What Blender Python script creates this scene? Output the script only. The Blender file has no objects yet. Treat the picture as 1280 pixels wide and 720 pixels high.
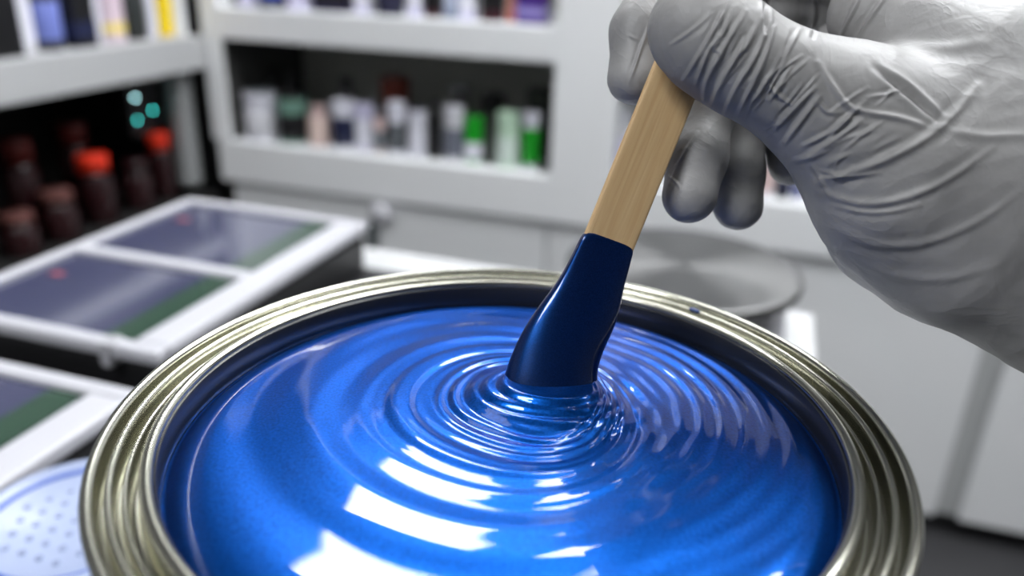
import bpy, bmesh, math, random
import numpy as np
from mathutils import Matrix, Vector
random.seed(7)
rng = np.random.default_rng(7)
scene = bpy.context.scene
col = scene.collection
R = math.radians
PI = math.pi

# ------------------------------------------------------------------ camera
cam_data = bpy.data.cameras.new('camera')
cam = bpy.data.objects.new('camera', cam_data)
col.objects.link(cam)
CAM = Vector((0, 0, 1.2))
CAM_ROT = Matrix.Rotation(R(67.0), 4, 'X') @ Matrix.Rotation(R(2.0), 4, 'Z')
cam.matrix_world = Matrix.Translation(CAM) @ CAM_ROT
cam_data.sensor_width = 36.0
cam_data.lens = 28.125            # 1000 px on a 1280 px wide frame
cam_data.clip_start = 0.01
cam_data.clip_end = 50
cam_data.dof.use_dof = True
cam_data.dof.focus_distance = 0.200
cam_data.dof.aperture_fstop = 6.5
scene.camera = cam

# ------------------------------------------------------------------ world, exposure
world = bpy.data.worlds.new('world')
scene.world = world
world.use_nodes = True
world.node_tree.nodes['Background'].inputs[0].default_value = (0.8, 0.9, 1, 1)
world.node_tree.nodes['Background'].inputs[1].default_value = 0.3
scene.view_settings.view_transform = 'Standard'
scene.view_settings.look = 'None'
scene.view_settings.gamma = 1
scene.view_settings.exposure = 0.42
# ceiling panels: u, v, width, depth (room frame), emission strength
PANELS = [(-0.80, 1.60, 0.50, 0.42, 26), (0.64, 1.60, 0.50, 0.42, 22), (-0.08, 1.60, 0.50, 0.42, 26),
          (-0.80, 0.60, 0.50, 0.42, 3), (0.30, 0.90, 0.50, 0.42, 30),
          (1.32, 0.85, 0.50, 0.42, 28), (-0.75, -0.95, 0.80, 0.42, 32)]  # the panel at the right wall is added to brighten the cupboard doors

# ------------------------------------------------------------------ frames
YAW = R(-17.0)                    # the room is turned 17 degrees against the view
def uv(u, v, z=0.0):
    return Vector((u*math.cos(YAW) - v*math.sin(YAW), u*math.sin(YAW) + v*math.cos(YAW), z))
ROT3 = CAM_ROT.to_3x3()
def view_pt(px, py, d):           # a point at depth d (metres) seen at px, py
    return CAM + ROT3 @ Vector(((px-640)/1000*d, -(py-360)/1000*d, -d))

# ------------------------------------------------------------------ materials
def mat(name, color, rough=0.5, metal=0.0, coat=0.0, coat_rough=0.05, emit=None, strength=0,
        noise=0.0, nscale=20.0, bump=0.0, bscale=60.0, trans=0.0, ior=1.45, spec=0.5):
    m = bpy.data.materials.new(name); m.use_nodes = True
    nt = m.node_tree; b = nt.nodes['Principled BSDF']
    b.inputs['Base Color'].default_value = (*color, 1)
    b.inputs['Roughness'].default_value = rough
    b.inputs['Metallic'].default_value = metal
    b.inputs['Coat Weight'].default_value = coat
    b.inputs['Coat Roughness'].default_value = coat_rough
    b.inputs['Transmission Weight'].default_value = trans
    b.inputs['IOR'].default_value = ior
    b.inputs['Specular IOR Level'].default_value = spec
    if emit:
        b.inputs['Emission Color'].default_value = (*emit, 1)
        b.inputs['Emission Strength'].default_value = strength
    if noise or bump:
        tc = nt.nodes.new('ShaderNodeTexCoord')
    if noise:
        n = nt.nodes.new('ShaderNodeTexNoise'); n.inputs['Scale'].default_value = nscale
        n.inputs['Detail'].default_value = 6
        nt.links.new(tc.outputs['Object'], n.inputs['Vector'])
        mx = nt.nodes.new('ShaderNodeMix'); mx.data_type = 'RGBA'
        mx.inputs[6].default_value = (*[c*(1-noise) for c in color], 1)
        mx.inputs[7].default_value = (*[min(1, c*(1+noise)) for c in color], 1)
        nt.links.new(n.outputs['Fac'], mx.inputs[0])
        nt.links.new(mx.outputs[2], b.inputs['Base Color'])
    if bump:
        n2 = nt.nodes.new('ShaderNodeTexNoise'); n2.inputs['Scale'].default_value = bscale
        n2.inputs['Detail'].default_value = 4
        nt.links.new(tc.outputs['Object'], n2.inputs['Vector'])
        bp = nt.nodes.new('ShaderNodeBump'); bp.inputs['Strength'].default_value = bump
        bp.inputs['Distance'].default_value = 0.001
        nt.links.new(n2.outputs['Fac'], bp.inputs['Height'])
        nt.links.new(bp.outputs['Normal'], b.inputs['Normal'])
    return m

def wood_material():
    m = bpy.data.materials.new('birch_wood'); m.use_nodes = True
    nt = m.node_tree; b = nt.nodes['Principled BSDF']
    b.inputs['Roughness'].default_value = 0.55
    tc = nt.nodes.new('ShaderNodeTexCoord'); mp = nt.nodes.new('ShaderNodeMapping')
    mp.inputs['Scale'].default_value = (700, 700, 28)
    n = nt.nodes.new('ShaderNodeTexNoise'); n.inputs['Scale'].default_value = 1.0; n.inputs['Detail'].default_value = 8
    n.inputs['Distortion'].default_value = 0.6
    cr = nt.nodes.new('ShaderNodeValToRGB')
    cr.color_ramp.elements[0].position = 0.2; cr.color_ramp.elements[0].color = (0.45, 0.28, 0.125, 1)
    cr.color_ramp.elements[1].position = 0.7; cr.color_ramp.elements[1].color = (0.58, 0.41, 0.215, 1)
    nt.links.new(tc.outputs['Object'], mp.inputs['Vector']); nt.links.new(mp.outputs['Vector'], n.inputs['Vector'])
    nt.links.new(n.outputs['Fac'], cr.inputs['Fac']); nt.links.new(cr.outputs['Color'], b.inputs['Base Color'])
    bp = nt.nodes.new('ShaderNodeBump'); bp.inputs['Strength'].default_value = 0.25; bp.inputs['Distance'].default_value = 0.0003
    nt.links.new(n.outputs['Fac'], bp.inputs['Height']); nt.links.new(bp.outputs['Normal'], b.inputs['Normal'])
    return m

def paint_material(name, color, rough=0.36, metal=0.55, flake=0.12, fscale=1600):
    m = bpy.data.materials.new(name); m.use_nodes = True
    nt = m.node_tree; b = nt.nodes['Principled BSDF']
    b.inputs['Metallic'].default_value = metal
    b.inputs['Roughness'].default_value = rough
    b.inputs['Coat Weight'].default_value = 1.0
    b.inputs['Coat IOR'].default_value = 1.34
    b.inputs['Specular Tint'].default_value = (0.05, 0.35, 1, 1)
    b.inputs['Coat Roughness'].default_value = 0.03
    tc = nt.nodes.new('ShaderNodeTexCoord')
    n = nt.nodes.new('ShaderNodeTexNoise'); n.inputs['Scale'].default_value = fscale; n.inputs['Detail'].default_value = 2
    nt.links.new(tc.outputs['Object'], n.inputs['Vector'])
    cr = nt.nodes.new('ShaderNodeValToRGB')
    cr.color_ramp.elements[0].position = 0.3; cr.color_ramp.elements[0].color = (*[c*0.72 for c in color], 1)
    cr.color_ramp.elements[1].position = 0.72; cr.color_ramp.elements[1].color = (*[min(1, c*1.3+0.004) for c in color], 1)
    nt.links.new(n.outputs['Fac'], cr.inputs['Fac']); nt.links.new(cr.outputs['Color'], b.inputs['Base Color'])
    bp = nt.nodes.new('ShaderNodeBump'); bp.inputs['Strength'].default_value = flake; bp.inputs['Distance'].default_value = 0.0002
    nt.links.new(n.outputs['Fac'], bp.inputs['Height']); nt.links.new(bp.outputs['Normal'], b.inputs['Normal'])
    return m

def glove_material():
    m = bpy.data.materials.new('glove_rubber'); m.use_nodes = True
    nt = m.node_tree; b = nt.nodes['Principled BSDF']
    b.inputs['Roughness'].default_value = 0.52
    tc = nt.nodes.new('ShaderNodeTexCoord')
    n = nt.nodes.new('ShaderNodeTexNoise'); n.inputs['Scale'].default_value = 55; n.inputs['Detail'].default_value = 7
    nt.links.new(tc.outputs['Object'], n.inputs['Vector'])
    cr = nt.nodes.new('ShaderNodeValToRGB')
    cr.color_ramp.elements[0].position = 0.3; cr.color_ramp.elements[0].color = (0.19, 0.187, 0.187, 1)
    cr.color_ramp.elements[1].position = 0.7; cr.color_ramp.elements[1].color = (0.28, 0.275, 0.273, 1)
    nt.links.new(n.outputs['Fac'], cr.inputs['Fac']); nt.links.new(cr.outputs['Color'], b.inputs['Base Color'])
    n2 = nt.nodes.new('ShaderNodeTexNoise'); n2.inputs['Scale'].default_value = 160; n2.inputs['Detail'].default_value = 5
    n2.inputs['Distortion'].default_value = 1.2
    nt.links.new(tc.outputs['Object'], n2.inputs['Vector'])
    bp = nt.nodes.new('ShaderNodeBump'); bp.inputs['Strength'].default_value = 0.35; bp.inputs['Distance'].default_value = 0.0006
    nt.links.new(n2.outputs['Fac'], bp.inputs['Height'])
    n3 = nt.nodes.new('ShaderNodeTexNoise'); n3.inputs['Scale'].default_value = 48; n3.inputs['Detail'].default_value = 3
    n3.inputs['Distortion'].default_value = 1.6
    nt.links.new(tc.outputs['Object'], n3.inputs['Vector'])
    s_ = nt.nodes.new('ShaderNodeMath'); s_.operation = 'SUBTRACT'; s_.inputs[1].default_value = .5
    a_ = nt.nodes.new('ShaderNodeMath'); a_.operation = 'ABSOLUTE'
    p_ = nt.nodes.new('ShaderNodeMath'); p_.operation = 'POWER'; p_.inputs[1].default_value = .5
    nt.links.new(n3.outputs['Fac'], s_.inputs[0]); nt.links.new(s_.outputs[0], a_.inputs[0]); nt.links.new(a_.outputs[0], p_.inputs[0])
    b2 = nt.nodes.new('ShaderNodeBump'); b2.inputs['Strength'].default_value = 0.22; b2.inputs['Distance'].default_value = 0.0012
    b2.invert = True
    nt.links.new(p_.outputs[0], b2.inputs['Height']); nt.links.new(bp.outputs['Normal'], b2.inputs['Normal'])
    nt.links.new(b2.outputs['Normal'], b.inputs['Normal'])
    return m

M = {}
M['white'] = mat('white_laminate', (0.74, 0.75, 0.76), 0.4, noise=0.02, nscale=4)
M['benchtop'] = mat('grey_white_laminate', (0.42, 0.425, 0.43), 0.4)
M['wall'] = mat('wall_paint', (0.12, 0.122, 0.125), 0.8, noise=0.03, nscale=6)
M['ceiling'] = mat('ceiling_paint', (0.16, 0.16, 0.165), 0.9, noise=0.03, nscale=6)
M['floor'] = mat('dark_floor', (0.02, 0.02, 0.022), 0.6, noise=0.2, nscale=12)
M['recess'] = mat('recess_back', (0.42, 0.43, 0.39), 0.8, noise=0.05, nscale=8)
M['black'] = mat('black_plastic', (0.008, 0.008, 0.009), 0.4)
M['matblack'] = mat('black_rubber', (0.006, 0.006, 0.008), 0.75, noise=0.2, nscale=300)
M['darkunit'] = mat('black_laminate', (0.006, 0.006, 0.006), 0.6)
M['whiteplastic'] = mat('white_plastic', (0.40, 0.40, 0.43), 0.3)
M['glass'] = mat('dark_glass', (0.035, 0.038, 0.080), 0.10, coat=0.6)
M['greenfilm'] = mat('green_strip', (0.018, 0.045, 0.028), 0.2, coat=0.4)
M['redlegend'] = mat('red_print', (0.22, 0.05, 0.07), 0.3)
M['steel'] = mat('brushed_steel', (0.62, 0.62, 0.62), 0.3, 1.0, bump=0.05, bscale=400)
M['pansteel'] = mat('radial_brushed_steel', (0.12, 0.12, 0.12), 0.34, 1.0)
_nt = M['pansteel'].node_tree; _b = _nt.nodes['Principled BSDF']; _b.inputs['Anisotropic'].default_value = 0.85
_tg = _nt.nodes.new('ShaderNodeTangent'); _tg.direction_type = 'RADIAL'; _tg.axis = 'Z'
_nt.links.new(_tg.outputs['Tangent'], _b.inputs['Tangent'])
M['tin'] = mat('tinplate', (0.48, 0.475, 0.41), 0.2, 1.0, noise=0.03, nscale=60)
M['tinside'] = mat('tinplate_body', (0.55, 0.55, 0.52), 0.3, 1.0)
M['wood'] = wood_material()
M['paint'] = paint_material('metallic_blue_paint', (0.000, 0.050, 0.265), 0.34, 0.75)
M['paint_dark'] = paint_material('wet_blue_paint_coating', (0.001, 0.013, 0.075), 0.30, 0.5, 0.05, 3000)
M['glove'] = glove_material()
M['sleeve'] = mat('black_fabric', (0.012, 0.012, 0.014), 0.9, bump=0.5, bscale=900)
M['skin'] = mat('skin', (0.55, 0.33, 0.25), 0.5)
M['teal'] = mat('teal_glow', (0.02, 0.3, 0.28), 0.3, emit=(0.06, 0.75, 0.70), strength=14)
M['paleteal'] = mat('pale_glow', (0.3, 0.5, 0.5), 0.3, emit=(0.45, 0.85, 0.9), strength=20)
M['redcap'] = mat('red_cap', (0.75, 0.035, 0.012), 0.4)
M['maroon'] = mat('dark_red_tint', (0.016, 0.003, 0.004), 0.25, coat=0.5)
M['ringblue'] = mat('blue_ring_print', (0.05, 0.10, 0.36), 0.4)
M['dotgrey'] = mat('grey_dot_print', (0.22, 0.26, 0.38), 0.5)
M['jarwhite'] = mat('white_lid_plastic', (0.27, 0.315, 0.45), 0.35)
_cc = {}
def cmat(c):
    c = tuple(c)
    if c not in _cc:
        _cc[c] = mat('label_colour', c, 0.35)
    return _cc[c]

# ------------------------------------------------------------------ object helpers
def link(name, me, material=None, parent=None, loc=None, rz=None, smooth=False):
    o = bpy.data.objects.new(name, me); col.objects.link(o)
    if material: me.materials.append(material)
    if parent: o.parent = parent
    if loc is not None: o.location = loc
    if rz is not None: o.rotation_euler = (0, 0, rz)
    if smooth:
        me.polygons.foreach_set('use_smooth', [True]*len(me.polygons))
    return o
def tag(o, label, cat, group=None):
    o['label'] = label; o['category'] = cat
    if group: o['group'] = group
    return o
def struct(o):
    o['kind'] = 'structure'; return o
def thing(name, label, cat, loc=(0, 0, 0), rz=0.0, group=None):
    o = bpy.data.objects.new(name, None); col.objects.link(o)
    o.location = loc; o.rotation_euler = (0, 0, rz); o.empty_display_size = 0.02
    return tag(o, label, cat, group)
def add_box(bm, x0, x1, y0, y1, z0, z1):
    vs = [bm.verts.new(p) for p in ((x0,y0,z0),(x1,y0,z0),(x1,y1,z0),(x0,y1,z0),(x0,y0,z1),(x1,y0,z1),(x1,y1,z1),(x0,y1,z1))]
    for f in ((0,3,2,1),(4,5,6,7),(0,1,5,4),(1,2,6,5),(2,3,7,6),(3,0,4,7)):
        bm.faces.new([vs[i] for i in f])
def boxes(name, lst, material, parent=None, loc=None, rz=None, bevel=0.002, seg=2):
    bm = bmesh.new()
    for b in lst: add_box(bm, *b)
    if bevel:
        bmesh.ops.bevel(bm, geom=list(bm.edges), offset=bevel, segments=seg, affect='EDGES', profile=0.5)
    me = bpy.data.meshes.new(name); bm.to_mesh(me); bm.free()
    return link(name, me, material, parent, loc, rz)
def lathe(name, prof, material, parent=None, loc=None, n=64, closed=False, smooth=True):
    bm = bmesh.new(); rings = []
    for r, z in prof:
        if r <= 1e-7: rings.append([bm.verts.new((0, 0, z))])
        else: rings.append([bm.verts.new((r*math.cos(2*PI*k/n), r*math.sin(2*PI*k/n), z)) for k in range(n)])
    pairs = list(zip(rings, rings[1:]))
    if closed: pairs.append((rings[-1], rings[0]))
    for a, b in pairs:
        for k in range(n):
            k2 = (k+1) % n
            if len(a) == 1 and len(b) == 1: continue
            if len(a) == 1: bm.faces.new((a[0], b[k2], b[k]))
            elif len(b) == 1: bm.faces.new((a[k], a[k2], b[0]))
            else: bm.faces.new((a[k], a[k2], b[k2], b[k]))
    bmesh.ops.recalc_face_normals(bm, faces=bm.faces)
    me = bpy.data.meshes.new(name); bm.to_mesh(me); bm.free()
    return link(name, me, material, parent, loc, None, smooth)
def arrmesh(name, verts, faces):
    me = bpy.data.meshes.new(name)
    verts = np.asarray(verts, dtype=np.float32); faces = np.asarray(faces, dtype=np.int32)
    me.vertices.add(len(verts)); me.vertices.foreach_set('co', verts.ravel())
    k = faces.shape[1]
    me.loops.add(faces.size); me.loops.foreach_set('vertex_index', faces.ravel())
    me.polygons.add(len(faces)); me.polygons.foreach_set('loop_start', np.arange(0, faces.size, k, dtype=np.int32))
    me.polygons.foreach_set('loop_total', np.full(len(faces), k, dtype=np.int32))
    me.update(calc_edges=True); me.validate()
    return me

# ================================================================== THE ROOM
H = 2.6
UL, UR, VF, VB = -1.72, 1.75, -1.5, 2.06
def room_box(name, b, m, bevel=0.0):
    return struct(boxes(name, [b], m, None, (0, 0, 0), YAW, bevel))
room_box('floor', (UL-.1, UR+.1, VF-.1, VB+.1, -0.1, 0), M['floor'])
room_box('ceiling', (UL-.1, UR+.1, VF-.1, VB+.1, H, H+.1), M['ceiling'])
room_box('wall_left', (UL-.1, UL, VF-.1, VB+.1, 0, H), M['wall'])
room_box('wall_right', (UR, UR+.1, VF-.1, VB+.1, 0, H), M['wall'])
room_box('wall_back', (UL, UR, VB, VB+.1, 0, H), M['wall'])
room_box('wall_front', (UL, UR, VF-.1, VF, 0, H), M['wall'])
where = ['over the back left shelves', 'over the back right cupboards', 'between the two others along the back', 'over the left end of the workbench', 'over the right side of the aisle', 'added beside the right wall to brighten the doors', 'behind the photographer']
for i, (u, v, w, dp, power) in enumerate(PANELS):
    t = thing('ceiling_light', 'square white ceiling light panel ' + where[i], 'ceiling light', uv(u, v, H), YAW, 'ceiling light panels')
    fr = .02
    boxes('light_frame', [(-w/2-fr, w/2+fr, -dp/2-fr, -dp/2, -.02, 0), (-w/2-fr, w/2+fr, dp/2, dp/2+fr, -.02, 0),
                          (-w/2-fr, -w/2, -dp/2, dp/2, -.02, 0), (w/2, w/2+fr, -dp/2, dp/2, -.02, 0)], M['whiteplastic'], t, bevel=0)
    boxes('light_diffuser', [(-w/2, w/2, -dp/2, dp/2, -.012, 0)],
          mat('light_panel', (1, 1, 1), 0.5, emit=(0.96, 0.98, 1.0), strength=power), t, bevel=0)

# ------------------------------------------------------------------ back storage unit
V0 = 1.68
ZL, ZU = 0.735, 1.052            # top of the counter board, top of the upper board
bu = thing('storage_shelf', 'long white storage wall unit with open shelves above panelled doors', 'shelving unit', uv(0, 0, 0), YAW)
boxes('counter_board', [(-1.30, 1.72, V0, VB-.005, ZL-.105, ZL)], M['white'], bu, bevel=.003)
boxes('upper_shelf', [(-1.264, -.436, V0, VB-.005, ZU-.072, ZU)], M['white'], bu, bevel=.003)
boxes('side_panel', [(-1.312, -1.264, V0, VB-.005, ZL, 2.2)], M['white'], bu, bevel=.002)
boxes('side_panel', [(-.436, -.300, V0, VB-.005, ZL, 2.2)], M['white'], bu, bevel=.002)
boxes('top_board', [(-1.312, -.30, V0, VB-.005, 2.2, 2.25)], M['white'], bu, bevel=.002)
boxes('back_panel', [(-1.264, -.436, VB-.02, VB-.006, ZL, 2.2), (-.300, .98, VB-.02, VB-.006, ZL, 1.50)], M['recess'], bu, bevel=0)
boxes('recess_shade_sheet', [(-1.2638, -1.2625, V0+.012, VB-.021, ZL+.001, ZU-.073)], mat('recess_shade_dark', (.05, .05, .048), .7), bu, bevel=0)  # dark sheet added over the white side panel, in place of recess shade
boxes('niche_ceiling', [(-.300, .98, V0, VB-.03, .99, 1.04)], M['white'], bu, bevel=.002)
boxes('upper_door', [(-.296, .30, V0, V0+.02, 1.045, 1.50)], M['white'], bu, bevel=.002)
boxes('upper_door', [(.304, .98, V0, V0+.02, 1.045, 1.50)], M['white'], bu, bevel=.002)
boxes('cupboard_top', [(-.30, .98, V0, VB-.03, 1.505, 1.53)], M['white'], bu, bevel=.002)
boxes('side_panel', [(.98, 1.03, V0, VB-.005, ZL, 1.53)], M['white'], bu, bevel=.002)
boxes('toe_kick', [(-1.28, 1.72, V0+.05, V0+.07, 0.001, .05)], M['black'], bu, bevel=0)
boxes('carcass', [(-1.28, 1.72, V0+.035, VB-.01, .05, ZL-.105)], mat('door_gap_shade', (.42, .43, .43), .6), bu, bevel=0)  # grey colour stands in for the shade in the door gaps
doors = [(-1.278, -.872), (-.868, -.44), (-.436, -.01), (-.006, .496), (.546, 1.0), (1.004, 1.50)]
for a, b in doors:
    boxes('door', [(a, b, V0+.015, V0+.033, .05, ZL-.118)], M['white'], bu, bevel=.003)

# knob on the second door
kb = [(0.0, -.040), (.016, -.038), (.021, -.030), (.019, -.020), (.009, -.012), (.009, .0)]
me_h = lathe('door_knob', kb, M['whiteplastic'], bu, None, 24)
me_h.rotation_euler = (-PI/2, 0, 0); me_h.location = (-.848, V0+.013, .600); me_h.scale = (1.35, 1.35, 1.1)
boxes('dark_notch', [(-.892, -.872, V0-.008, V0+.016, .49, .565)], mat('notch_grey', (.12, .15, .15), .4, .5), bu, bevel=.006)  # dark grey block drawn for the dark notch beside the knob

# ------------------------------------------------------------------ left storage unit
U0 = -1.304
lu = thing('wall_shelf', 'white wall shelf along the left with a black rack below', 'shelf', uv(0, 0, 0), YAW)
boxes('shelf_board', [(UL+.005, U0, -.2, 1.672, .909, .985)], mat('light_grey_laminate', (.40, .405, .41), .45), lu, bevel=.003)
boxes('upper_board', [(UL+.005, U0, -.2, 1.672, 1.42, 1.46)], M['white'], lu, bevel=.003)
boxes('end_panel', [(UL+.005, U0-.04, 1.640, 1.672, .985, 1.42)], M['white'], lu, bevel=.003)
boxes('rack_back', [(UL+.006, UL+.02, -.2, 1.67, .02, .905)], M['darkunit'], lu, bevel=0)
boxes('rack_shelf', [(UL+.02, -1.31, -.2, 1.58, .575, .60)], M['darkunit'], lu, bevel=.002)
boxes('rack_front', [(-1.325, -1.31, -.2, 1.60, .02, .572)], M['darkunit'], lu, bevel=0)
boxes('rack_end', [(UL+.02, -1.46, 1.60, 1.615, .02, .905)], M['darkunit'], lu, bevel=0)

# ------------------------------------------------------------------ cans and bottles on the shelves
def tin(name, label, cat, group, u, v, z, r, h, body, band, cap, kind, split=None, capr=.6):
    """kind: 'can' (rimmed tin with a lid), 'bottle' (shoulder, neck and cap), 'carton' (box)"""
    t = thing(name, label, cat, uv(u, v, z+.0005), YAW, group)
    if kind == 'carton':
        boxes('carton_body', [(-r, r, -r*.8, r*.8, 0, h)], cmat(body), t, bevel=.003)
        boxes('printed_band', [(-r*1.01, r*1.01, -r*.82, r*.82, h*.06, h*(split or .4))], cmat(band), t, bevel=.002)
        return t
    if kind == 'can':
        lathe('can_body', [(0, 0), (r*.97, 0), (r, .003), (r*.97, .006), (r*.97, h-.008), (r, h-.005), (r, h-.001), (r*.96, h), (r*.9, h-.004), (0, h-.004)], cmat(body), t, n=28)
        lathe('can_lid', [(0, h-.003), (r*.7, h-.003), (r*.75, h+.002), (r*.82, h+.002), (r*.84, h-.003)], cmat(cap), t, n=28)
    else:
        nr = r*capr
        lathe('bottle_body', [(0, 0), (r*.92, 0), (r, .005), (r, h*.66), (r*.9, h*.74), (nr*.9, h*.80), (nr*.9, h*.84), (0, h*.84)], cmat(body), t, n=28)
        lathe('bottle_cap', [(0, h), (nr, h), (nr*1.05, h-.004), (nr*1.05, h*.84), (0, h*.84)], cmat(cap), t, n=28)
    s = split or .6
    lathe('label_wrap', [(r*1.0, h*.08), (r*1.015, h*.085), (r*1.015, h*s), (r*1.0, h*s+.001)], cmat(band), t, n=28)
    return t
K = (.006, .006, .007); NV = (.012, .016, .05); W = (.72, .72, .80); W2 = (.62, .62, .66); G = (.18, .20, .22)
LIL = (.60, .58, .76); GRN = (.012, .34, .02); PGR = (.50, .68, .52); PNK = (.70, .52, .50); SAGE = (.16, .30, .24)
MAR = (.04, .006, .012); BRN = (.10, .022, .014); BLU = (.06, .10, .45); PUR = (.06, .02, .20); YEL = (.85, .62, .01)
# px left, px right on the photo's shelf turned to shelf positions once: u = position along the shelf
def pu(px): return -1.264 + (px-276)/(694-276)*(.828) * (1 + .10*(px-276)/418*(1-(px-276)/418)*0)
def put_row(rows, z, vv, group, cat_of):
    for x0, x1, h, body, band, cap, kind, split, label in rows:
        # stretch for the wall that comes nearer to the right
        a = shelf_u(x0, vv, z); b = shelf_u(x1, vv, z)
        edge = -1.260 if x1 < 700 else -.298
        if a < edge: a, b = edge, max(b, edge+.026)
        if x1 < 700 and b > -.438: b = -.438
        nm = {'can': 'paint_tin', 'bottle': 'tint_bottle', 'carton': 'carton'}[kind]
        cat = {'can': 'tin', 'bottle': 'bottle', 'carton': 'carton'}[kind]
        tin(nm, label, cat, group, (a+b)/2, vv, z, (b-a)/2*.91, h, body, band, cap, kind, split)
def shelf_u(px, v, z):
    """position along the back shelf of what stands at px"""
    # solve u for the column px at height z on plane v
    lo, hi = -2.0, 1.0
    inv = (Matrix.Translation(CAM) @ CAM_ROT).inverted()
    for _ in range(40):
        mid = (lo+hi)/2
        q = inv @ uv(mid, v, z)
        x = 640 + 1000*q.x/(-q.z)
        if x < px: lo = mid
        else: hi = mid
    return lo
low = [
 (289, 309, .085, K, (.02, .05, .04), K, 'bottle', .5, 'small black bottle at the left end of the lower shelf'),
 (310, 349, .115, W, W2, G, 'can', .62, 'white tin second from the left on the lower shelf'),
 (351, 386, .108, SAGE, K, K, 'can', .66, 'dark tin with a sage green top band on the lower shelf'),
 (388, 414, .095, PNK, (.74, .58, .52), PNK, 'bottle', .7, 'pale pink bottle on the lower shelf'),
 (416, 447, .112, W, NV, W, 'can', .68, 'navy tin with a white top band on the lower shelf'),
 (448, 468, .110, LIL, W, LIL, 'carton', .7, 'narrow white carton left of centre on the lower shelf'),
 (469, 483, .100, PNK, G, G, 'bottle', .5, 'slim grey bottle with a pinkish top on the lower shelf'),
 (485, 509, .120, W, (.10, .11, .12), W, 'can', .62, 'white tin with a dark grey strip on the lower shelf'),
 (511, 534, .108, W, W, NV, 'can', .5, 'white tin with a navy lid near the middle of the lower shelf'),
 (536, 552, .135, K, K, K, 'bottle', .6, 'tall thin black bottle with a wide black cap'),
 (554, 581, .122, W2, (.14, .15, .19), W, 'can', .62, 'grey blue tin with a whitish top on the lower shelf'),
 (583, 603, .105, GRN, W, W, 'carton', .45, 'small white carton with a bright green upper half'),
 (605, 617, .130, (.03, .035, .03), (.05, .06, .05), K, 'bottle', .6, 'thin dark bottle between the white and green packs'),
 (619, 649, .122, PGR, (.62, .72, .66), PGR, 'can', .55, 'pale green and white tin on the lower shelf'),
 (651, 674, .125, W, GRN, W, 'can', .74, 'tin with a bright green label near the right end'),
 (676, 689, .150, K, K, K, 'bottle', .6, 'narrow black bottle at the right end of the lower shelf'),
]
put_row(low, ZL, V0+.06, 'small tins and bottles on the lower back shelf', None)
behind = [
 (318, 350, .150, K, K, K, 'bottle', .6, 'tall black bottle behind the white tin'),
 (353, 384, .145, K, (.01, .02, .015), K, 'bottle', .6, 'tall black bottle behind the sage banded tin'),
 (424, 447, .150, (.03, .03, .035), K, K, 'bottle', .6, 'dark bottle behind the navy tin'),
 (478, 515, .160, BRN, BRN, BRN, 'can', .6, 'reddish brown tin standing behind the white tins'),
 (560, 590, .150, (.08, .08, .08), G, G, 'can', .6, 'grey tin standing behind the grey blue tin'),
 (600, 632, .140, K, K, K, 'can', .6, 'black tin standing behind the thin dark bottle'),
 (655, 688, .160, (.02, .025, .02), K, K, 'can', .6, 'black tin standing behind the green labelled tin'),
]
put_row(behind, ZL, V0+.17, 'dark tins behind the front row of the lower back shelf', None)
up = [
 (279, 301, .26, (.02, .02, .022), (.04, .045, .045), K, 'bottle', .5, 'black bottle at the left end of the upper back shelf'),
 (303, 323, .27, LIL, LIL, W, 'carton', .5, 'slim lilac white carton on the upper back shelf'),
 (325, 357, .25, NV, BLU, K, 'bottle', .45, 'navy and blue bottle on the upper back shelf'),
 (359, 396, .28, LIL, (.66, .64, .82), W, 'can', .5, 'broad pale lilac tin on the upper back shelf'),
 (398, 443, .27, (.02, .015, .05), K, K, 'carton', .5, 'broad black and navy carton on the upper back shelf'),
 (446, 467, .26, LIL, W, W, 'carton', .5, 'narrow pale carton beside the broad black one'),
 (470, 507, .26, (.014, .014, .035), (.02, .02, .05), K, 'can', .5, 'dark navy tin on the upper back shelf'),
 (509, 530, .27, LIL, W, W, 'bottle', .5, 'white bottle in the middle of the upper back shelf'),
 (532, 553, .26, MAR, K, K, 'carton', .5, 'black and maroon carton on the upper back shelf'),
 (554, 574, .24, (.18, .22, .32), (.40, .44, .56), K, 'bottle', .3, 'blue grey bottle on the upper back shelf'),
 (576, 597, .27, LIL, W, W, 'carton', .5, 'pale lilac carton right of the blue grey bottle'),
 (599, 632, .27, MAR, K, K, 'can', .5, 'blackish maroon tin on the upper back shelf'),
 (633, 645, .25, (.62, .12, .06), (.62, .25, .18), W, 'bottle', .5, 'slim orange red bottle on the upper back shelf'),
 (647, 687, .27, PUR, (.30, .26, .55), K, 'carton', .12, 'purple carton with a lilac foot band at the right end'),
]
put_row(up, ZU, V0+.06, 'packs on the upper back shelf', None)
nich = [
 (762, 779, .15, W2, LIL, W, 'bottle', .6, 'pale bottle in the niche beside the wide pillar'),
 (948, 966, .11, W, PNK, W, 'can', .6, 'white tin in the niche behind the hand'),
 (968, 986, .10, K, NV, K, 'can', .7, 'black and navy tin in the niche behind the hand'),
 (988, 1004, .09, W, (.1, .12, .3), W, 'carton', .4, 'white carton with a blue foot in the niche behind the hand'),
]
put_row(nich, ZL, V0+.05, 'packs in the right niche', None)
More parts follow.
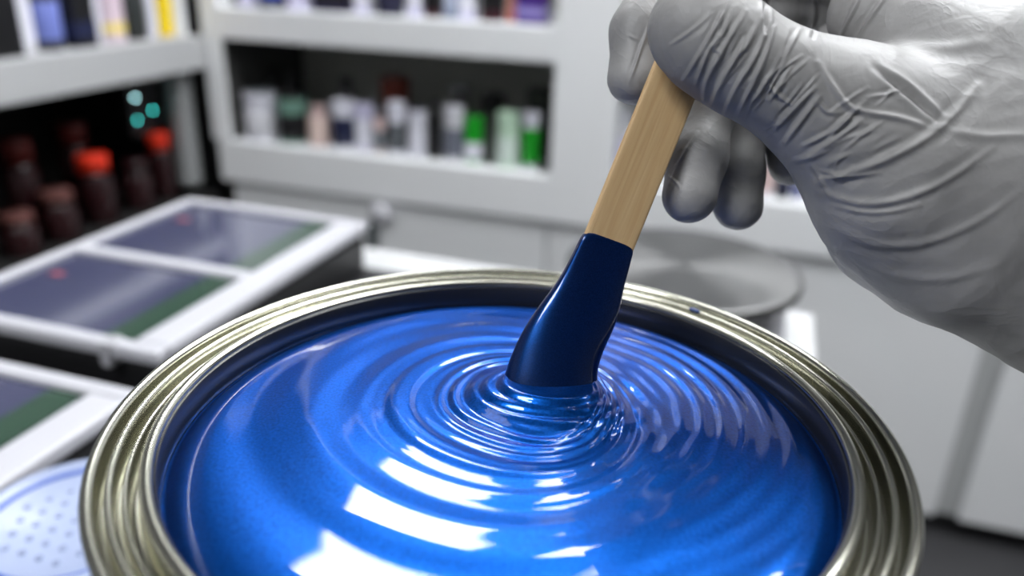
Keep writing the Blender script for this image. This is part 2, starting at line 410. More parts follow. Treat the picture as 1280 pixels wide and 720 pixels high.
# left shelf: v, half width, height, body, band, kind, split, label
left = [
 (1.085, .035, .24, W, PNK, 'bottle', .3, 'white and pink bottle at the left edge of the photo'),
 (1.165, .043, .26, K, K, 'carton', .5, 'big black carton on the left shelf'),
 (1.232, .020, .25, W2, W, 'carton', .5, 'narrow pale carton between two black packs'),
 (1.290, .032, .24, (.03, .03, .035), (.16, .20, .52), 'bottle', .38, 'black bottle with a light blue label foot'),
 (1.360, .036, .26, K, NV, 'carton', .2, 'black carton with a navy foot on the left shelf'),
 (1.413, .015, .25, W2, W, 'carton', .5, 'thin white grey carton on the left shelf'),
 (1.460, .031, .24, (.72, .58, .66), (.78, .62, .16), 'bottle', .16, 'pinkish white bottle with a yellow foot band'),
 (1.527, .031, .25, (.02, .022, .022), (.03, .035, .035), 'can', .5, 'dark grey tin beside the pinkish bottle'),
 (1.576, .016, .25, W, W, 'carton', .5, 'narrow white carton beside the yellow pack'),
 (1.617, .022, .28, (.85, .60, .01), YEL, 'carton', .6, 'bright yellow carton at the corner end of the left shelf'),
]
for v, r, h, body, band, kind, split, label in left:
    nm = {'can': 'paint_tin', 'bottle': 'tint_bottle', 'carton': 'carton'}[kind]
    tin(nm, label, {'can': 'tin', 'bottle': 'bottle', 'carton': 'carton'}[kind], 'packs on the left shelf', -1.375, v, .985, r, h, body, band, W2, kind, split)

# jars with red caps in the dark rack
jars = [
 (1.373, -1.40, .60, .037, .152, 'redcap', 'dark red jar with the brightest orange red cap in the rack'),
 (1.583, -1.40, .60, .028, .158, 'redcap', 'dark red jar with a red cap nearest the shelf corner'),
 (1.250, -1.47, .60, .036, .205, 'dimcap', 'dark jar with a dull red cap on the left of the rack'),
 (1.425, -1.50, .60, .036, .205, 'dimcap', 'dark jar with a dull red cap behind the brightest one'),
 (1.250, -1.385, .60, .036, .105, 'rosecap', 'low dark red jar with a dusky pink cap in the rack'),
 (1.150, -1.385, .60, .034, .085, 'rosecap', 'low dark red jar with a dusky pink cap at the left edge'),
 (1.490, -1.395, .60, .034, .115, 'maroon', 'low maroon jar between the two bright caps'),
]
M['dimcap'] = mat('dull_red_cap', (.08, .006, .004), .5)
M['rosecap'] = mat('dusky_pink_cap', (.10, .035, .03), .5)
for v, u, z, r, h, cap, label in jars:
    t = thing('tint_jar', label, 'jar', uv(u, v, z), YAW, 'red capped jars in the black rack')
    lathe('jar_body', [(0, 0), (r*.95, 0), (r, .004), (r, h*.62), (r*.85, h*.72), (r*.8, h*.76), (0, h*.76)], M['maroon'], t, n=28)
    lathe('jar_cap', [(0, h), (r*.86, h), (r*.9, h-.003), (r*.9, h*.76), (0, h*.76)], M[cap], t, n=28)

# ribbed grey duct in the corner
prof = [(0, 0)]
for k in range(9):
    z = .02 + k*.032
    prof += [(.027, z), (.032, z+.008), (.032, z+.018), (.027, z+.026)]
prof += [(0, .31)]
tag(lathe('corrugated_tube', prof, mat('grey_tube', (.34, .35, .35), .35, .5), None, uv(-1.375, 1.650, .601), 28),
    'grey ribbed upright tube in the corner beside the jars', 'tube')
boxes('tube_shelf', [(-1.42, -1.315, 1.616, 1.672, .575, .60)], M['darkunit'], lu, bevel=0)

# small glowing teal dots on a black strip in the rack
ip = thing('glow_dot_strip', 'small black strip with glowing teal dots under the left shelf', 'indicator light', uv(-1.41, 1.53, .76), YAW)
boxes('strip_body', [(-.02, .0, -.01, .07, 0, .140)], M['black'], ip, bevel=.003)
for (dv, dz, mm) in ((.010, .130, 'paleteal'), (.010, .090, 'paleteal'), (.008, .038, 'teal'), (.062, .052, 'teal')):
    o = lathe('glow_dot', [(0, .003), (.0014, .0025), (.0021, 0), (0, 0)], M[mm], ip, None, 16)
    o.rotation_euler = (0, PI/2, 0); o.location = (0, dv, dz)

# ================================================================== THE WORKBENCH
BZ = 0.90
wb = thing('workbench', 'white topped workbench under the paint can', 'workbench', uv(0, 0, 0), YAW)
boxes('bench_top', [(-.60, .07, -.55, .725, BZ-.03, BZ)], M['benchtop'], wb, bevel=.003)
boxes('bench_apron', [(-.57, .04, -.52, .70, BZ-.10, BZ-.03)], M['white'], wb, bevel=.002)
for lu_, lv_ in ((-.55, -.50), (.00, -.50), (-.55, .66), (.00, .66)):
    boxes('leg', [(lu_, lu_+.04, lv_, lv_+.04, 0, BZ-.10)], M['whiteplastic'], wb, bevel=.002)
tag(boxes('rubber_mat', [(-.598, -.285, -.30, .665, BZ, BZ+.003)], M['matblack'], None, (0, 0, 0), YAW, .001),
    'black rubber mat under the framed panel devices', 'mat')

def device(name, label, u0, u1, v0, v1, z0, z1):
    t = thing(name, label, 'scale', uv(u0, v0, z0), YAW, 'white framed panel devices on the mat')
    w, d, h = u1-u0, v1-v0, z1-z0
    boxes('device_base', [(.006, w-.003, .006, d-.003, 0, h-.014)], M['black'], t, bevel=.003)
    # white tray with two openings
    mr, ml, mf = .027, .010, .012
    mid = d*.47
    fr = boxes('top_frame', [(0, w, 0, mf, h-.010, h), (0, w, d-mf, d, h-.010, h), (0, ml, mf, d-mf, h-.010, h),
                        (w-mr, w, mf, d-mf, h-.010, h), (ml, w-mr, mid-.007, mid+.007, h-.010, h)], M['whiteplastic'], t, bevel=.0025, seg=3)
    for a, b in ((mf, mid-.007), (mid+.007, d-mf)):
        boxes('dark_panel', [(ml, w-mr-.030, a, b, h-.014, h-.004)], M['glass'], t, bevel=0)
        g = boxes('green_strip', [(w-mr-.030, w-mr-.006, a, b, h-.014, h-.004)], M['greenfilm'], t, bevel=0)
        boxes('dark_margin', [(w-mr-.006, w-mr, a, b, h-.014, h-.005)], M['black'], t, bevel=0)
        boxes('red_print', [(ml+.018, ml+.03, b-.045, b-.038, h-.0045, h-.0036)], M['redlegend'], t, bevel=0)
    boxes('frame_clip', [(w-mr-.016, w-mr-.008, -.003, .012, h-.016, h+.001)], mat('grey_clip', (.3, .3, .32), .4), t, bevel=.001)
    return t
device('bench_scale', 'far white framed device with two dark glossy panels', -.549, -.347, .364, .655, BZ+.003, .955)
device('bench_scale', 'near white framed device cut off by the left photo edge', -.537, -.333, .045, .334, BZ+.003, .948)

# white round jar with perforated lid, near left
jt = thing('round_container', 'white round container with a blue ringed and dotted lid', 'container', uv(-.272, .222, BZ+.003), YAW)
lathe('container_body', [(0, 0), (.040, 0), (.043, .003), (.043, .035), (0, .035)], M['jarwhite'], jt, n=64)
lid = lathe('container_lid', [(0, .0505), (.0400, .0505), (.0415, .0535), (.0440, .0540), (.0460, .0525), (.0465, .049), (.0465, .037), (.0435, .035), (0, .035)], M['jarwhite'], jt, n=96)
lathe('blue_ring', [(.0372, .0506), (.0372, .0512), (.0402, .0512), (.0402, .0506)], M['ringblue'], lid, n=96)
bm = bmesh.new()
for i in range(-4, 5):
    for j in range(-4, 5):
        x, y = i*.0092+.0046*(j % 2), j*.0082
        if math.hypot(x, y) < .030 and math.hypot(x+.01, y+.025) > .0:
            mtx = Matrix.Translation((x, y, .0508))
            bmesh.ops.create_cone(bm, cap_ends=True, segments=16, radius1=.0016, radius2=.0016, depth=.0008, matrix=mtx)
me = bpy.data.meshes.new('lid_dots'); bm.to_mesh(me); bm.free()
link('lid_dots', me, M['dotgrey'], lid)

# round steel pan on its scale, behind the can
sc = thing('weighing_scale', 'bench scale with a round brushed steel pan behind the can', 'scale', uv(-.045, .615, BZ), YAW)
boxes('scale_body', [(-.085, .085, -.085, .095, .004, .040)], M['whiteplastic'], sc, bevel=.006, seg=3)
for a in (-.07, .07):
    for b in (-.07, .08):
        o = lathe('foot', [(0, 0), (.008, 0), (.009, .004), (0, .004)], M['black'], sc, None, 16); o.location = (a, b, 0)
lathe('pan_post', [(0, .040), (.02, .040), (.018, .058), (0, .058)], M['black'], sc, n=24)
pan = lathe('steel_pan', [(0, .060), (.088, .060), (.0925, .063), (.0935, .067), (.0925, .070), (.089, .0705), (.070, .070), (0, .070)], M['pansteel'], sc, n=96)

# ================================================================== THE PAINT CAN
CC = Vector((-.0005, .163, 0)); RZ = 1.100
can = thing('paint_can', 'open tinplate can of metallic blue paint with ridged rim', 'paint can', (CC.x, CC.y, BZ))
def arc(cx, cz, r, a0, a1, n=10):
    return [(cx + r*math.cos(R(a0+(a1-a0)*k/n)), cz + r*math.sin(R(a0+(a1-a0)*k/n))) for k in range(n+1)]
h = RZ-BZ
body = [(0, .004), (.083, .004), (.084, 0), (.0868, 0), (.0870, .004), (.0860, .008), (.0860, .06), (.0866, .064), (.0860, .068),
        (.0860, .130), (.0866, .134), (.0860, .138), (.0860, h-.008), (.0855, h-.006)]
lathe('can_body', body, M['tinside'], can, n=160)
rim = [(.0862, h-.0085), (.0890, h-.0075)] + arc(.0889, h-.0013, .0013, -60, 180, 10)
rim += [(.0874, h-.0060), (.0868, h-.0066), (.0862, h-.0060)] + arc(.0852, h-.0018, .0008, 0, 180, 8)
rim += [(.0842, h-.0058), (.0838, h-.0066), (.0832, h-.0060)] + arc(.0824, h-.0034, .0006, 0, 180, 6)
rim += [(.0816, h-.0070), (.0808, h-.0078), (.0799, h-.0070)] + arc(.0782, h-.0014, .0016, 0, 135, 12)
rim += [(.0769, h-.0012), (.0768, h-.012), (.0768, h-.02), (.0772, h-.02), (.0776, h-.0095), (.0862, h-.0095)]
lathe('can_rim', rim, M['tin'], can, n=256, closed=True)
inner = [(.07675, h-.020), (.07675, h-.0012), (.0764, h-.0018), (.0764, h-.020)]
lathe('inner_wall', inner, mat('inner_wall_shade', (.012, .014, .02), .25, 0.0), can, n=200, closed=True)  # near-black colour paints in the shadow on the wall inside the rim

# paint surface with the stirred ripples
SW = np.array([.0110, .1755])                # where the stick stirs
def ripple(x, y):
    dx, dy = x-SW[0], y-SW[1]
    r = np.hypot(dx, dy); ph = np.arctan2(dy, dx)
    # rings drift towards the left front
    rho = r/(1 + .38*np.cos(ph - R(200))*np.clip(r/.02, 0, 1))
    wob = .0006*np.sin(2*ph+.6) + .0004*np.sin(3*ph+2.1) + .0003*np.sin(5*ph)
    q = rho + wob
    # fine tight rings
    env1 = np.clip((q-.012)/.004, 0, 1)*np.exp(-np.clip(q-.018, 0, 1)/.0060)
    fine = .00021*env1*np.sin(2*PI*q/.0028 + 2*ph + 1.3*np.sin(ph+1.0))
    fine += .00004*env1*np.sin(2*PI*q/.0019 - ph + np.sin(2*ph))
    # middle rings
    env2 = np.clip((q-.016)/.008, 0, 1)*np.exp(-np.clip(q-.030, 0, 1)/.012)
    midd = .00018*env2*np.sin(2*PI*q/.0075 + ph + .8*np.sin(ph-.5))
    # outer rings at the right rear
    right = np.exp(-((np.mod(ph-R(10)+PI, 2*PI)-PI)/.75)**2)
    out = .00024*right*np.clip((r-.024)/.010, 0, 1)*np.sin(2*PI*r/.0052 + .9*np.sin(ph+.5))
    # long swells
    swell = .00030*np.clip((r-.015)/.02, 0, 1)*np.sin(2*PI*r/.023 + ph + .6)*(.55+.45*np.cos(ph-R(195)))
    # mound and moat round the stick
    rs = np.hypot(dx/1.35, dy)
    def step(R0, w): return .5-.5*np.tanh((rs + .0005*np.sin(2*ph+R0*900) + .0004*np.sin(3*ph+1) - R0)/w)
    mound = .0016*step(.0098, .0007) + .0013*step(.0124, .0007) + .0010*step(.0152, .0009) + .0006*step(.0185, .0012)
    mound += .0003*np.exp(-((rs-.0090)/.0010)**2) + .00025*np.exp(-((rs-.0115)/.0009)**2) + .0002*np.exp(-((rs-.0143)/.0009)**2)
    moat = -.0014*np.exp(-(((dx-.017)/.007)**2 + ((dy-.001)/.009)**2))
    return fine + midd + out + swell + mound + moat
def paint_z(x, y):
    rc = np.hypot(x-CC.x, y-CC.y)
    dome = .0018*(1-(rc/.0755)**2) - .0034*np.clip((rc-.0665)/.0092, 0, 1)**2.4
    fade = np.clip((.0755-rc)/.008, 0, 1)
    fade = fade*fade*(3-2*fade)
    return 1.0945 + dome + ripple(x, y)*fade
NA, NR = 900, 300
ang = np.linspace(0, 2*PI, NA, endpoint=False)
tt = np.linspace(0, 1, NR)[1:]**1.15
RB = .0763
ux, uy = np.cos(ang), np.sin(ang)
ox, oy = SW[0]-CC.x, SW[1]-CC.y
bq = ox*ux + oy*uy
L = -bq + np.sqrt(bq*bq + RB*RB - ox*ox - oy*oy)
X = SW[0] + np.outer(tt, L*ux); Y = SW[1] + np.outer(tt, L*uy)
Z = paint_z(X, Y)
vs = np.stack([X.ravel()-CC.x, Y.ravel()-CC.y, Z.ravel()-BZ], 1)
idx = np.arange((NR-1)*NA).reshape(NR-1, NA)
a = idx[:-1]; b_ = idx[1:]
quads = np.stack([a, b_, np.roll(b_, -1, 1), np.roll(a, -1, 1)], -1).reshape(-1, 4)
pm = arrmesh('blue_paint', vs, quads)
# close the tiny hole under the stick
bm = bmesh.new(); bm.from_mesh(pm)
bm.verts.ensure_lookup_table()
bm.faces.new([bm.verts[i] for i in range(NA)])
bmesh.ops.recalc_face_normals(bm, faces=bm.faces)
bm.to_mesh(pm); bm.free()
po = link('blue_paint', pm, M['paint'], None, (CC.x, CC.y, BZ), None, True)
po.parent = can; po.location = (0, 0, 0)
po['label'] = 'glossy metallic blue paint stirred into rings'
# drip on the rim
bm = bmesh.new(); bmesh.ops.create_uvsphere(bm, u_segments=16, v_segments=8, radius=.0013)
me = bpy.data.meshes.new('paint_drip'); bm.to_mesh(me); bm.free()
pd = link('paint_drip', me, M['paint_dark'], can, None, None, True)
pd.scale = (1.6, .8, .5)
_a = math.atan2(.2475-CC.y, .0765-CC.x)
pd.location = (.0848*math.cos(_a), .0848*math.sin(_a), h-.0012)
pd.rotation_euler = (0, 0, _a + PI/2)

# ================================================================== THE STIRRING STICK
DS = .2040
def loft(name, secs, thick, material, parent, power, depth_off=0.0, n=28, jitter=0):
    """secs: (left px, right px, depth); thick: section thickness; flat sections stacked along the stick"""
    rings = []
    for k, ((l, r, d), th, pw) in enumerate(zip(secs, thick, power)):
        A = view_pt(l[0], l[1], d-.0012); B = view_pt(r[0], r[1], d+.0014)
        c = (A+B)/2; wv = (B-A)/2
        view = (c-CAM).normalized()
        nrm = wv.cross((ROT3 @ Vector((0.37, .93, 0)))).normalized()
        ring = []
        for j in range(n):
            t = 2*PI*j/n
            ct, st = math.cos(t), math.sin(t)
            cx = math.copysign(abs(ct)**(2/pw), ct); cy = math.copysign(abs(st)**(2/pw), st)
            ring.append(c + wv*cx + nrm*(th/2*cy*(1 - min(k/4, 1)*jitter*(.45 - .75*abs(cx)**3))))
        rings.append(ring)
    bm = bmesh.new()
    rv = [[bm.verts.new(p) for p in ring] for ring in rings]
    for a, b in zip(rv, rv[1:]):
        for j in range(n): bm.faces.new((a[j], a[(j+1) % n], b[(j+1) % n], b[j]))
    bm.faces.new(rv[0]); bm.faces.new(rv[-1])
    bmesh.ops.recalc_face_normals(bm, faces=bm.faces)
    me = bpy.data.meshes.new(name); bm.to_mesh(me); bm.free()
    return me
stick_base = view_pt(690, 480, DS)
st = thing('stirring_stick', 'flat wooden stirring stick with its lower end coated in blue paint', 'stirring stick', stick_base)
def rel(me):
    me.transform(Matrix.Translation(-stick_base)); return me
wl, wr = [], []
top_c, bot_c = np.array([888., -10.]), np.array([763., 297.])
dirv = (bot_c-top_c)/np.linalg.norm(bot_c-top_c); nv = np.array([-dirv[1], dirv[0]])
if nv[0] > 0: nv = -nv
secs = []
for k in range(8):
    c = top_c + (bot_c + dirv*20 - top_c)*k/7
    hw = 31.5
    secs.append((tuple(c+nv*hw), tuple(c-nv*hw), DS))
wm = rel(loft('wooden_blade', secs, [.0026]*8, None, None, [9]*8, n=40))
sq = (view_pt(888, -10, DS) - view_pt(763, 297, DS)).to_track_quat('Z', 'X')
wm.transform(sq.inverted().to_matrix().to_4x4())
wo = link('wooden_blade', wm, M['wood'], st, None, None, False)
wo.rotation_mode = 'QUATERNION'; wo.rotation_quaternion = sq
csec = [((732.5, 284), (792.5, 308)), ((725, 300), (789, 320)), ((714, 322), (785, 337)), ((702, 344), (780, 356)), ((690, 362), (776.5, 374)), ((674, 382), (773, 392)),
        ((659, 404), (767, 411)), ((648, 424), (759, 427)), ((640, 442), (752, 443)), ((634, 458), (747, 459)), ((629, 474), (746, 474)), ((626, 492), (748, 491)), ((630, 512), (744, 512)), ((645, 535), (730, 535))]
thk = [.0034, .0037, .0042, .0050, .0060, .0072, .0086, .0100, .0112, .0122, .0132, .0140, .015, .013]
pws = [7, 6, 4.5, 3.6, 3.0, 2.7, 2.4, 2.3, 2.2, 2.2, 2.2, 2.1, 2, 2]
cm = rel(loft('paint_coating', [(l, r, DS) for l, r in csec], thk, None, None, pws, n=64))
co = link('paint_coating', cm, M['paint_dark'], st, None, None, True)
co['label'] = 'glossy dark blue paint film draped over the stick end'
sub = co.modifiers.new('subdivision', 'SUBSURF'); sub.levels = 2; sub.render_levels = 2

# ================================================================== THE GLOVED HAND
def cone_sdf(P, a, b, ra, rb, zs=1.0):
    """round cone from a to b; zs squeezes it along the viewing depth"""
    S = np.array([1, 1, zs]); Q = P*S; a = a*S; b = b*S
    ab = b-a; L2 = ab.dot(ab)+1e-12
    t = np.clip(((Q-a)@ab)/L2, 0, 1)
    t = t
    d = np.linalg.norm(Q - a - t[..., None]*ab, axis=-1)
    return (d - (ra + (rb-ra)*t))
def smin(a, b, k):
    hh = np.clip(.5+.5*(b-a)/k, 0, 1)
    return b*(1-hh)+a*hh - k*hh*(1-hh)
def V3(px, py, d): return np.array([(px-640)/1000*d, -(py-360)/1000*d, d])
def chain(P, pts, k=.002, zs=1.0):
    out = None
    for (p, q) in zip(pts, pts[1:]):
        a = V3(*p[:3]); b = V3(*q[:3])
        d = cone_sdf(P, a, b, p[3], q[3], zs)
        out = d if out is None else smin(out, d, k)
    return out
thumb = [(868, 36, .2005, .0118), (893, 52, .200, .0129), (932, 80, .2005, .0126), (985, 108, .2025, .0132), (1055, 142, .205, .0170)]
index = [(792, 98, .2235, .0073), (800, 40, .2265, .0078), (826, -20, .231, .0082), (868, -85, .240, .0090), (985, -75, .245, .0095), (1090, -40, .243, .011)]
middle = [(861, 245, .2270, .0079), (870, 195, .2300, .0083), (884, 130, .236, .0086), (902, 30, .248, .0092), (925, -45, .256, .0096), (1020, -40, .254, .0100), (1110, -10, .247, .012)]
ring_ = [(922, 258, .2390, .0074), (921, 215, .2420, .0077), (925, 150, .248, .0080), (950, 60, .256, .0088), (970, -5, .262, .0090), (1060, 0, .257, .0100), (1130, 30, .249, .012)]
pinky = [(987, 205, .2430, .0066), (984, 150, .2480, .0070), (1000, 90, .256, .0076), (1060, 55, .259, .0088), (1150, 80, .250, .011)]
palm = [
 ([(1055, 142, .205, .0170), (1130, 205, .2060, .0240)], 1.15),
 ([(1130, 205, .2080, .0240), (1190, 225, .2100, .0340)], 1.25),
 ([(1190, 225, .2120, .0340), (1275, 225, .2130, .0430)], 1.4),
 ([(1275, 225, .2130, .0430), (1400, 300, .2120, .0400)], 1.4),
 ([(1400, 300, .2120, .0400), (1700, 470, .2080, .0370)], 1.35),
 ([(1700, 470, .2080, .0370), (2020, 640, .2040, .0390)], 1.2),
]
back = [[(1090, -40, .243, .011), (1240, 110, .2260, .020)], [(1110, -10, .247, .012), (1250, 150, .2280, .018)],
        [(1130, 30, .249, .012), (1240, 190, .2300, .018)], [(1150, 80, .250, .011), (1220, 250, .2300, .014)], [(1010, 160, .236, .0085), (1100, 290, .2260, .014)],
        [(1085, 20, .222, .011), (1200, 90, .2150, .022)]]
def hand_sdf(P):
    d = chain(P, palm[0][0], .004, palm[0][1])
    for seg, zs in palm[1:]:
        d = smin(d, chain(P, seg, .004, zs), .010)
    for seg in back: d = smin(d, chain(P, seg), .008)
    d = smin(d, chain(P, thumb, .004), .008)
    f = chain(P, index, .004)
    f2 = chain(P, middle, .004); f3 = chain(P, ring_, .004); f4 = chain(P, pinky, .004)
    f = smin(f, f2, .0008); f = smin(f, f3, .0008); f = smin(f, f4, .0008)
    # fingers stay apart from the thumb but blend into the knuckles
    blend = .0006 + .008*np.clip((P[..., 0]/P[..., 2]*1000+640-1000)/120, 0, 1)
    return smin(d, f, blend)
def surface_nets(F, lo, cell):
    s = F < 0
    nx, ny, nz = F.shape
    cs = np.zeros((nx-1, ny-1, nz-1), np.int8)
    for i in (0, 1):
        for j in (0, 1):
            for k in (0, 1): cs += s[i:nx-1+i, j:ny-1+j, k:nz-1+k]
    act = (cs > 0) & (cs < 8)
    I = np.argwhere(act)
    vid = -np.ones(act.shape, np.int64); vid[act] = np.arange(len(I))
    acc = np.zeros((len(I), 3)); cnt = np.zeros(len(I))
    corners = [(i, j, k) for i in (0, 1) for j in (0, 1) for k in (0, 1)]
    for A in range(8):
        for B in range(A+1, 8):
            ca, cb = corners[A], corners[B]
            if sum(abs(ca[m]-cb[m]) for m in range(3)) != 1: continue
            fa = F[I[:, 0]+ca[0], I[:, 1]+ca[1], I[:, 2]+ca[2]]; fb = F[I[:, 0]+cb[0], I[:, 1]+cb[1], I[:, 2]+cb[2]]
            m = (fa < 0) != (fb < 0)
            t = np.where(m, fa/(fa-fb+1e-20), 0)
            p = np.array(ca)[None]*(1-t[:, None]) + np.array(cb)[None]*t[:, None]
            acc[m] += p[m]; cnt[m] += 1
    Vv = lo + (I + acc/cnt[:, None])*cell
    quads = []
    for ax in range(3):
        sl = [slice(None)]*3; sl2 = [slice(None)]*3
        sl[ax] = slice(0, -1); sl2[ax] = slice(1, None)
        ch = s[tuple(sl)] != s[tuple(sl2)]
        E_ = np.argwhere(ch)
        o1, o2 = [(1, 2), (2, 0), (0, 1)][ax]
        ok = (E_[:, o1] > 0) & (E_[:, o2] > 0) & (E_[:, o1] < F.shape[o1]-1) & (E_[:, o2] < F.shape[o2]-1)
        E_ = E_[ok]
        def g(da, db):
            c = E_.copy(); c[:, o1] += da; c[:, o2] += db
            return vid[c[:, 0], c[:, 1], c[:, 2]]
        q = np.stack([g(-1, -1), g(0, -1), g(0, 0), g(-1, 0)], 1)
        inside = s[E_[:, 0], E_[:, 1], E_[:, 2]]
        q[~inside] = q[~inside][:, ::-1]
        quads.append(q)
    return Vv, np.concatenate(quads)
def build_hand():
    cell = .0010
    lo = np.array([.020, -.060, .160]); hi = np.array([.262, .118, .285])
    n = np.ceil((hi-lo)/cell).astype(int)
    F = np.empty(n, np.float32)
    ys = lo[1]+np.arange(n[1])*cell; zs = lo[2]+np.arange(n[2])*cell
    for i in range(n[0]):
        g = np.empty((n[1], n[2], 3)); g[..., 0] = lo[0]+i*cell; g[..., 1] = ys[:, None]; g[..., 2] = zs[None]
        F[i] = hand_sdf(g)
    F[-1] = 1; F[0] = 1
    return surface_nets(F, lo, cell)
HV, HQ = build_hand()
hm = arrmesh('tmp', HV, HQ)
tmp = bpy.data.objects.new('tmp', hm); col.objects.link(tmp)
s1 = tmp.modifiers.new('s', 'SUBSURF'); s1.levels = 2
dg = bpy.context.evaluated_depsgraph_get(); dg.update()
ev = tmp.evaluated_get(dg).to_mesh()
nv_ = len(ev.vertices)
co_ = np.empty(nv_*3, np.float32); ev.vertices.foreach_get('co', co_); co_ = co_.reshape(-1, 3).astype(float)
no_ = np.empty(nv_*3, np.float32); ev.vertices.foreach_get('normal', no_); no_ = no_.reshape(-1, 3).astype(float)
fq = np.empty(len(ev.polygons)*4, np.int32); ev.loops.foreach_get('vertex_index', fq); fq = fq.reshape(-1, 4)
tmp.evaluated_get(dg).to_mesh_clear()
bpy.data.objects.remove(tmp)
# folds of the thin glove, as real relief: polyline, half width (px), height (mm), depth range
FOLDS = [
 ([(914, -4), (902, 22), (887, 48), (855, 100)], 4.0, .55, .214), ([(888, 18), (866, 38), (838, 56)], 3.5, .45, .214),
 ([(932, 14), (905, 58), (883, 98), (880, 124)], 4.0, .65, .214), ([(950, 24), (928, 62), (903, 96), (890, 132)], 4.5, .70, .214),
 ([(962, 28), (946, 70), (920, 108), (906, 142)], 4.0, .60, .214), ([(968, 34), (952, 84), (921, 146)], 4.0, .70, .214),
 ([(985, 38), (974, 78), (944, 118), (930, 150)], 4.0, .35, .214), ([(1000, 36), (985, 62), (975, 90)], 4.0, .45, .216),
 ([(905, 48), (890, 62), (905, 66), (888, 96)], 3.0, .35, .214),
 ([(958, 105), (975, 122), (990, 131)], 4.0, .5, .214), ([(1018, 110), (994, 134), (970, 160)], 4.5, .75, .214),
 ([(1024, 122), (1002, 150), (982, 178)], 4.5, .75, .214), ([(1020, 124), (1034, 142), (1052, 140)], 4, .4, .216),
 ([(1022, 78), (1040, 108), (1062, 136), (1092, 142), (1130, 148), (1165, 161)], 5.5, .75, .22),
 ([(1094, 84), (1130, 112), (1174, 150)], 6.0, -.9, .22), ([(1100, 80), (1138, 106), (1182, 146)], 5.0, .5, .22),
 ([(1222, 108), (1196, 140), (1160, 174), (1090, 208), (1022, 229)], 7.5, 1.0, .22),
 ([(1082, 147), (1050, 170), (1012, 194)], 5.0, .7, .22), ([(1062, 150), (1035, 168), (1005, 182)], 4.0, .5, .22),
 ([(1020, 238), (1055, 252), (1092, 257), (1140, 246), (1184, 226), (1242, 184)], 6.5, .6, .22),
 ([(1036, 256), (1075, 266), (1110, 266), (1150, 256)], 4.5, .45, .22), ([(1040, 284), (1090, 308), (1150, 308), (1220, 280), (1275, 240)], 7, .45, .22),
 ([(1026, 214), (1060, 222), (1100, 216)], 4, .45, .22), ([(1014, 204), (1028, 228), (1036, 250)], 4, .4, .22),
 ([(1064, 318), (1110, 345), (1180, 352), (1250, 330)], 8, .35, .22), ([(1176, 160), (1230, 172), (1290, 168)], 7, .35, .22),
 ([(958, -8), (957, 40)], 4, -1.2, .30), ([(1020, -8), (1024, 20), (1016, 46)], 4, -1.0, .30), ([(1075, -5), (1050, 46)], 4, .7, .30), ([(1110, -8), (1070, 48)], 4, .7, .30),
 ([(812, 30), (800, 66), (786, 104)], 3.0, .4, .24), ([(803, 50), (792, 90)], 2.5, .35, .24), ([(786, 44), (797, 50)], 2.5, .3, .24),
 ([(872, 165), (850, 200), (836, 230)], 2.5, .3, .24), ([(836, 220), (852, 234), (846, 246)], 2.2, .3, .24),
 ([(1125, 56), (1180, 62), (1240, 50)], 9, .3, .22),
]
_r = np.random.default_rng(11)
for k in range(26):                          # many small folds across the thumb
    t_ = _r.uniform(.18, 1)
    ax = np.array([858+t_*150, 30+t_*92]); nrm_ = np.array([-.50, .86]) if t_ < .6 else np.array([-.62, .78])
    nrm_ = nrm_ + _r.normal(size=2)*.14; c_ = ax + nrm_*_r.uniform(-26, 30); hl = _r.uniform(14, 34)
    side = np.array([.86, .5])*_r.normal()*4
    FOLDS.append(([tuple(c_-nrm_*hl), tuple(c_+side), tuple(c_+nrm_*hl)], _r.uniform(2.4, 4.2), _r.uniform(.25, .5), .216))
for k in range(14):                          # and on the ball of the thumb
    c_ = np.array([_r.uniform(1010, 1110), _r.uniform(110, 230)]); a_ = _r.uniform(2.2, 2.9); d_ = np.array([math.cos(a_), math.sin(a_)])*_r.uniform(14, 32)
    FOLDS.append(([tuple(c_-d_), tuple(c_+_r.normal(size=2)*3), tuple(c_+d_)], _r.uniform(3, 5.5), _r.uniform(.2, .45), .22))
sx = co_[:, 0]/co_[:, 2]*1000+640; sy = 360-co_[:, 1]/co_[:, 2]*1000; sd = co_[:, 2]
facing = np.clip(-(no_*co_).sum(1)/np.linalg.norm(co_, axis=1)*3, 0, 1)
disp = np.zeros(nv_)
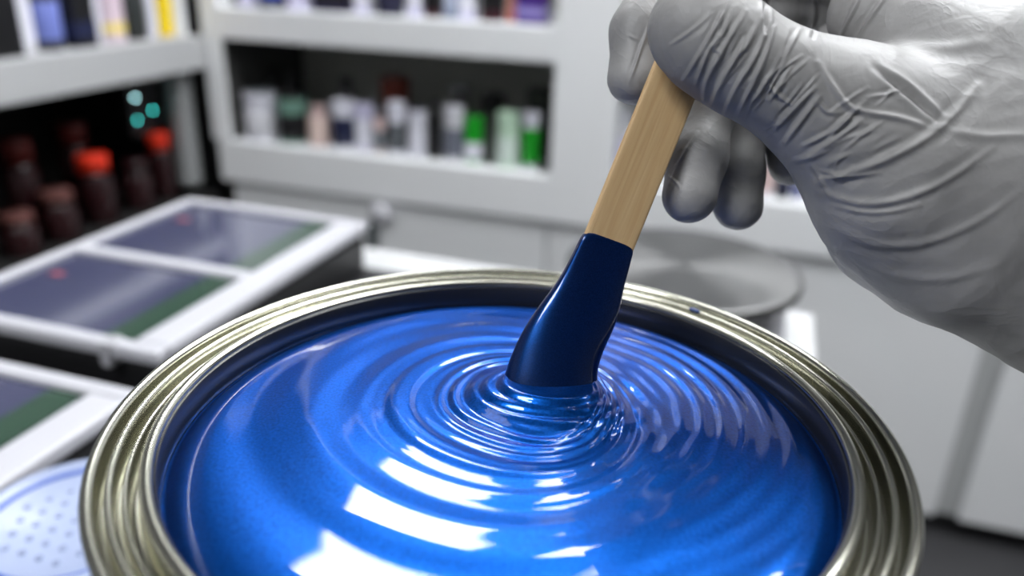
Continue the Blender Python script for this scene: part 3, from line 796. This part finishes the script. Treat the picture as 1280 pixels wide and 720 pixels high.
for pts, w, hgt, dmax in FOLDS:
    bx0 = min(p[0] for p in pts)-4*w; bx1 = max(p[0] for p in pts)+4*w
    by0 = min(p[1] for p in pts)-4*w; by1 = max(p[1] for p in pts)+4*w
    w *= .72; hgt *= .9
    m = (sx > bx0) & (sx < bx1) & (sy > by0) & (sy < by1) & (sd < dmax) & (facing > 0)
    if not m.any(): continue
    # smooth the polyline
    P_ = np.array(pts, float)
    for _ in range(3):
        Q_ = [P_[0]]
        for p, q in zip(P_, P_[1:]): Q_ += [p*.75+q*.25, p*.25+q*.75]
        Q_.append(P_[-1]); P_ = np.array(Q_)
    pt = np.stack([sx[m], sy[m]], 1)
    best = np.full(len(pt), 1e9); sign = np.zeros(len(pt)); along = np.zeros(len(pt))
    tot = np.linalg.norm(np.diff(P_, axis=0), axis=1).sum(); acc_ = 0
    for p, q in zip(P_, P_[1:]):
        e = q-p; Ln = np.linalg.norm(e)
        if Ln < 1e-6: continue
        t = np.clip(((pt-p)@e)/Ln**2, 0, 1); v = pt-p-t[:, None]*e; dd = np.linalg.norm(v, axis=1)
        u_ = dd < best
        best[u_] = dd[u_]; sign[u_] = np.sign(e[0]*v[u_, 1]-e[1]*v[u_, 0]); along[u_] = (acc_+t[u_]*Ln)/tot
        acc_ += Ln
    sdist = best*sign
    taper = np.sin(PI*np.clip(along, .04, .96))**.6
    prof_ = np.exp(-(sdist/w)**2) - .45*np.exp(-((sdist-1.9*w)/(1.3*w))**2) - .25*np.exp(-((sdist+1.9*w)/(1.3*w))**2)
    disp[m] += hgt/1000*prof_*taper*facing[m]
# slack rubber everywhere: irregular low waves
def waves(p, f, seed, n=7):
    r_ = np.random.default_rng(seed); out = np.zeros(len(p))
    for _ in range(n):
        k = r_.normal(size=3); k /= np.linalg.norm(k)
        out += np.sin(p@k*f*r_.uniform(.7, 1.4) + r_.uniform(0, 6.28))
    return out/n
warp = np.stack([waves(co_, 160, s) for s in (1, 2, 3)], 1)*.006
disp += .00042*waves(co_+warp, 260, 4) + .00012*(1-np.abs(waves(co_+warp, 520, 5))*4)*.5
co_ += no_*disp[:, None]
Wm = np.array(ROT3)
wco = (co_*.951*np.array([1, 1, -1]))@Wm.T + np.array(CAM)
hand_base = view_pt(1150, 200, .20)
wco -= np.array(hand_base)
person = thing('person', 'hand and wrist in a thin whitish rubber glove gripping the stirring stick', 'person', hand_base)
gm = arrmesh('rubber_glove', wco, fq)
go = link('rubber_glove', gm, M['glove'], person, None, None, True)
go['label'] = 'thin wrinkled whitish grey rubber glove'
# forearm inside a black sleeve, going on out of the picture
def tube_between(name, pts, material, parent, n=40):
    bm = bmesh.new(); rings = []
    P_ = [view_pt(*p[:3]) - hand_base for p in pts]
    for i, p in enumerate(P_):
        tdir = (P_[min(i+1, len(P_)-1)] - P_[max(i-1, 0)]).normalized()
        s_ = tdir.cross(Vector((0, 0, 1))).normalized(); t_ = s_.cross(tdir)
        rr = pts[i][3]
        rings.append([bm.verts.new(p + s_*math.cos(2*PI*k/n)*rr*.85 + t_*math.sin(2*PI*k/n)*rr) for k in range(n)])
    for a, b in zip(rings, rings[1:]):
        for k in range(n): bm.faces.new((a[k], a[(k+1) % n], b[(k+1) % n], b[k]))
    bm.faces.new(rings[0]); bm.faces.new(rings[-1])
    bmesh.ops.recalc_face_normals(bm, faces=bm.faces)
    me = bpy.data.meshes.new(name); bm.to_mesh(me); bm.free()
    return link(name, me, material, parent, None, None, True)
tube_between('sleeve', [(1760, 500, .197, .039), (1790, 517, .197, .0405), (2000, 630, .194, .042), (2500, 850, .20, .048), (3300, 1150, .20, .054)], M['sleeve'], person)
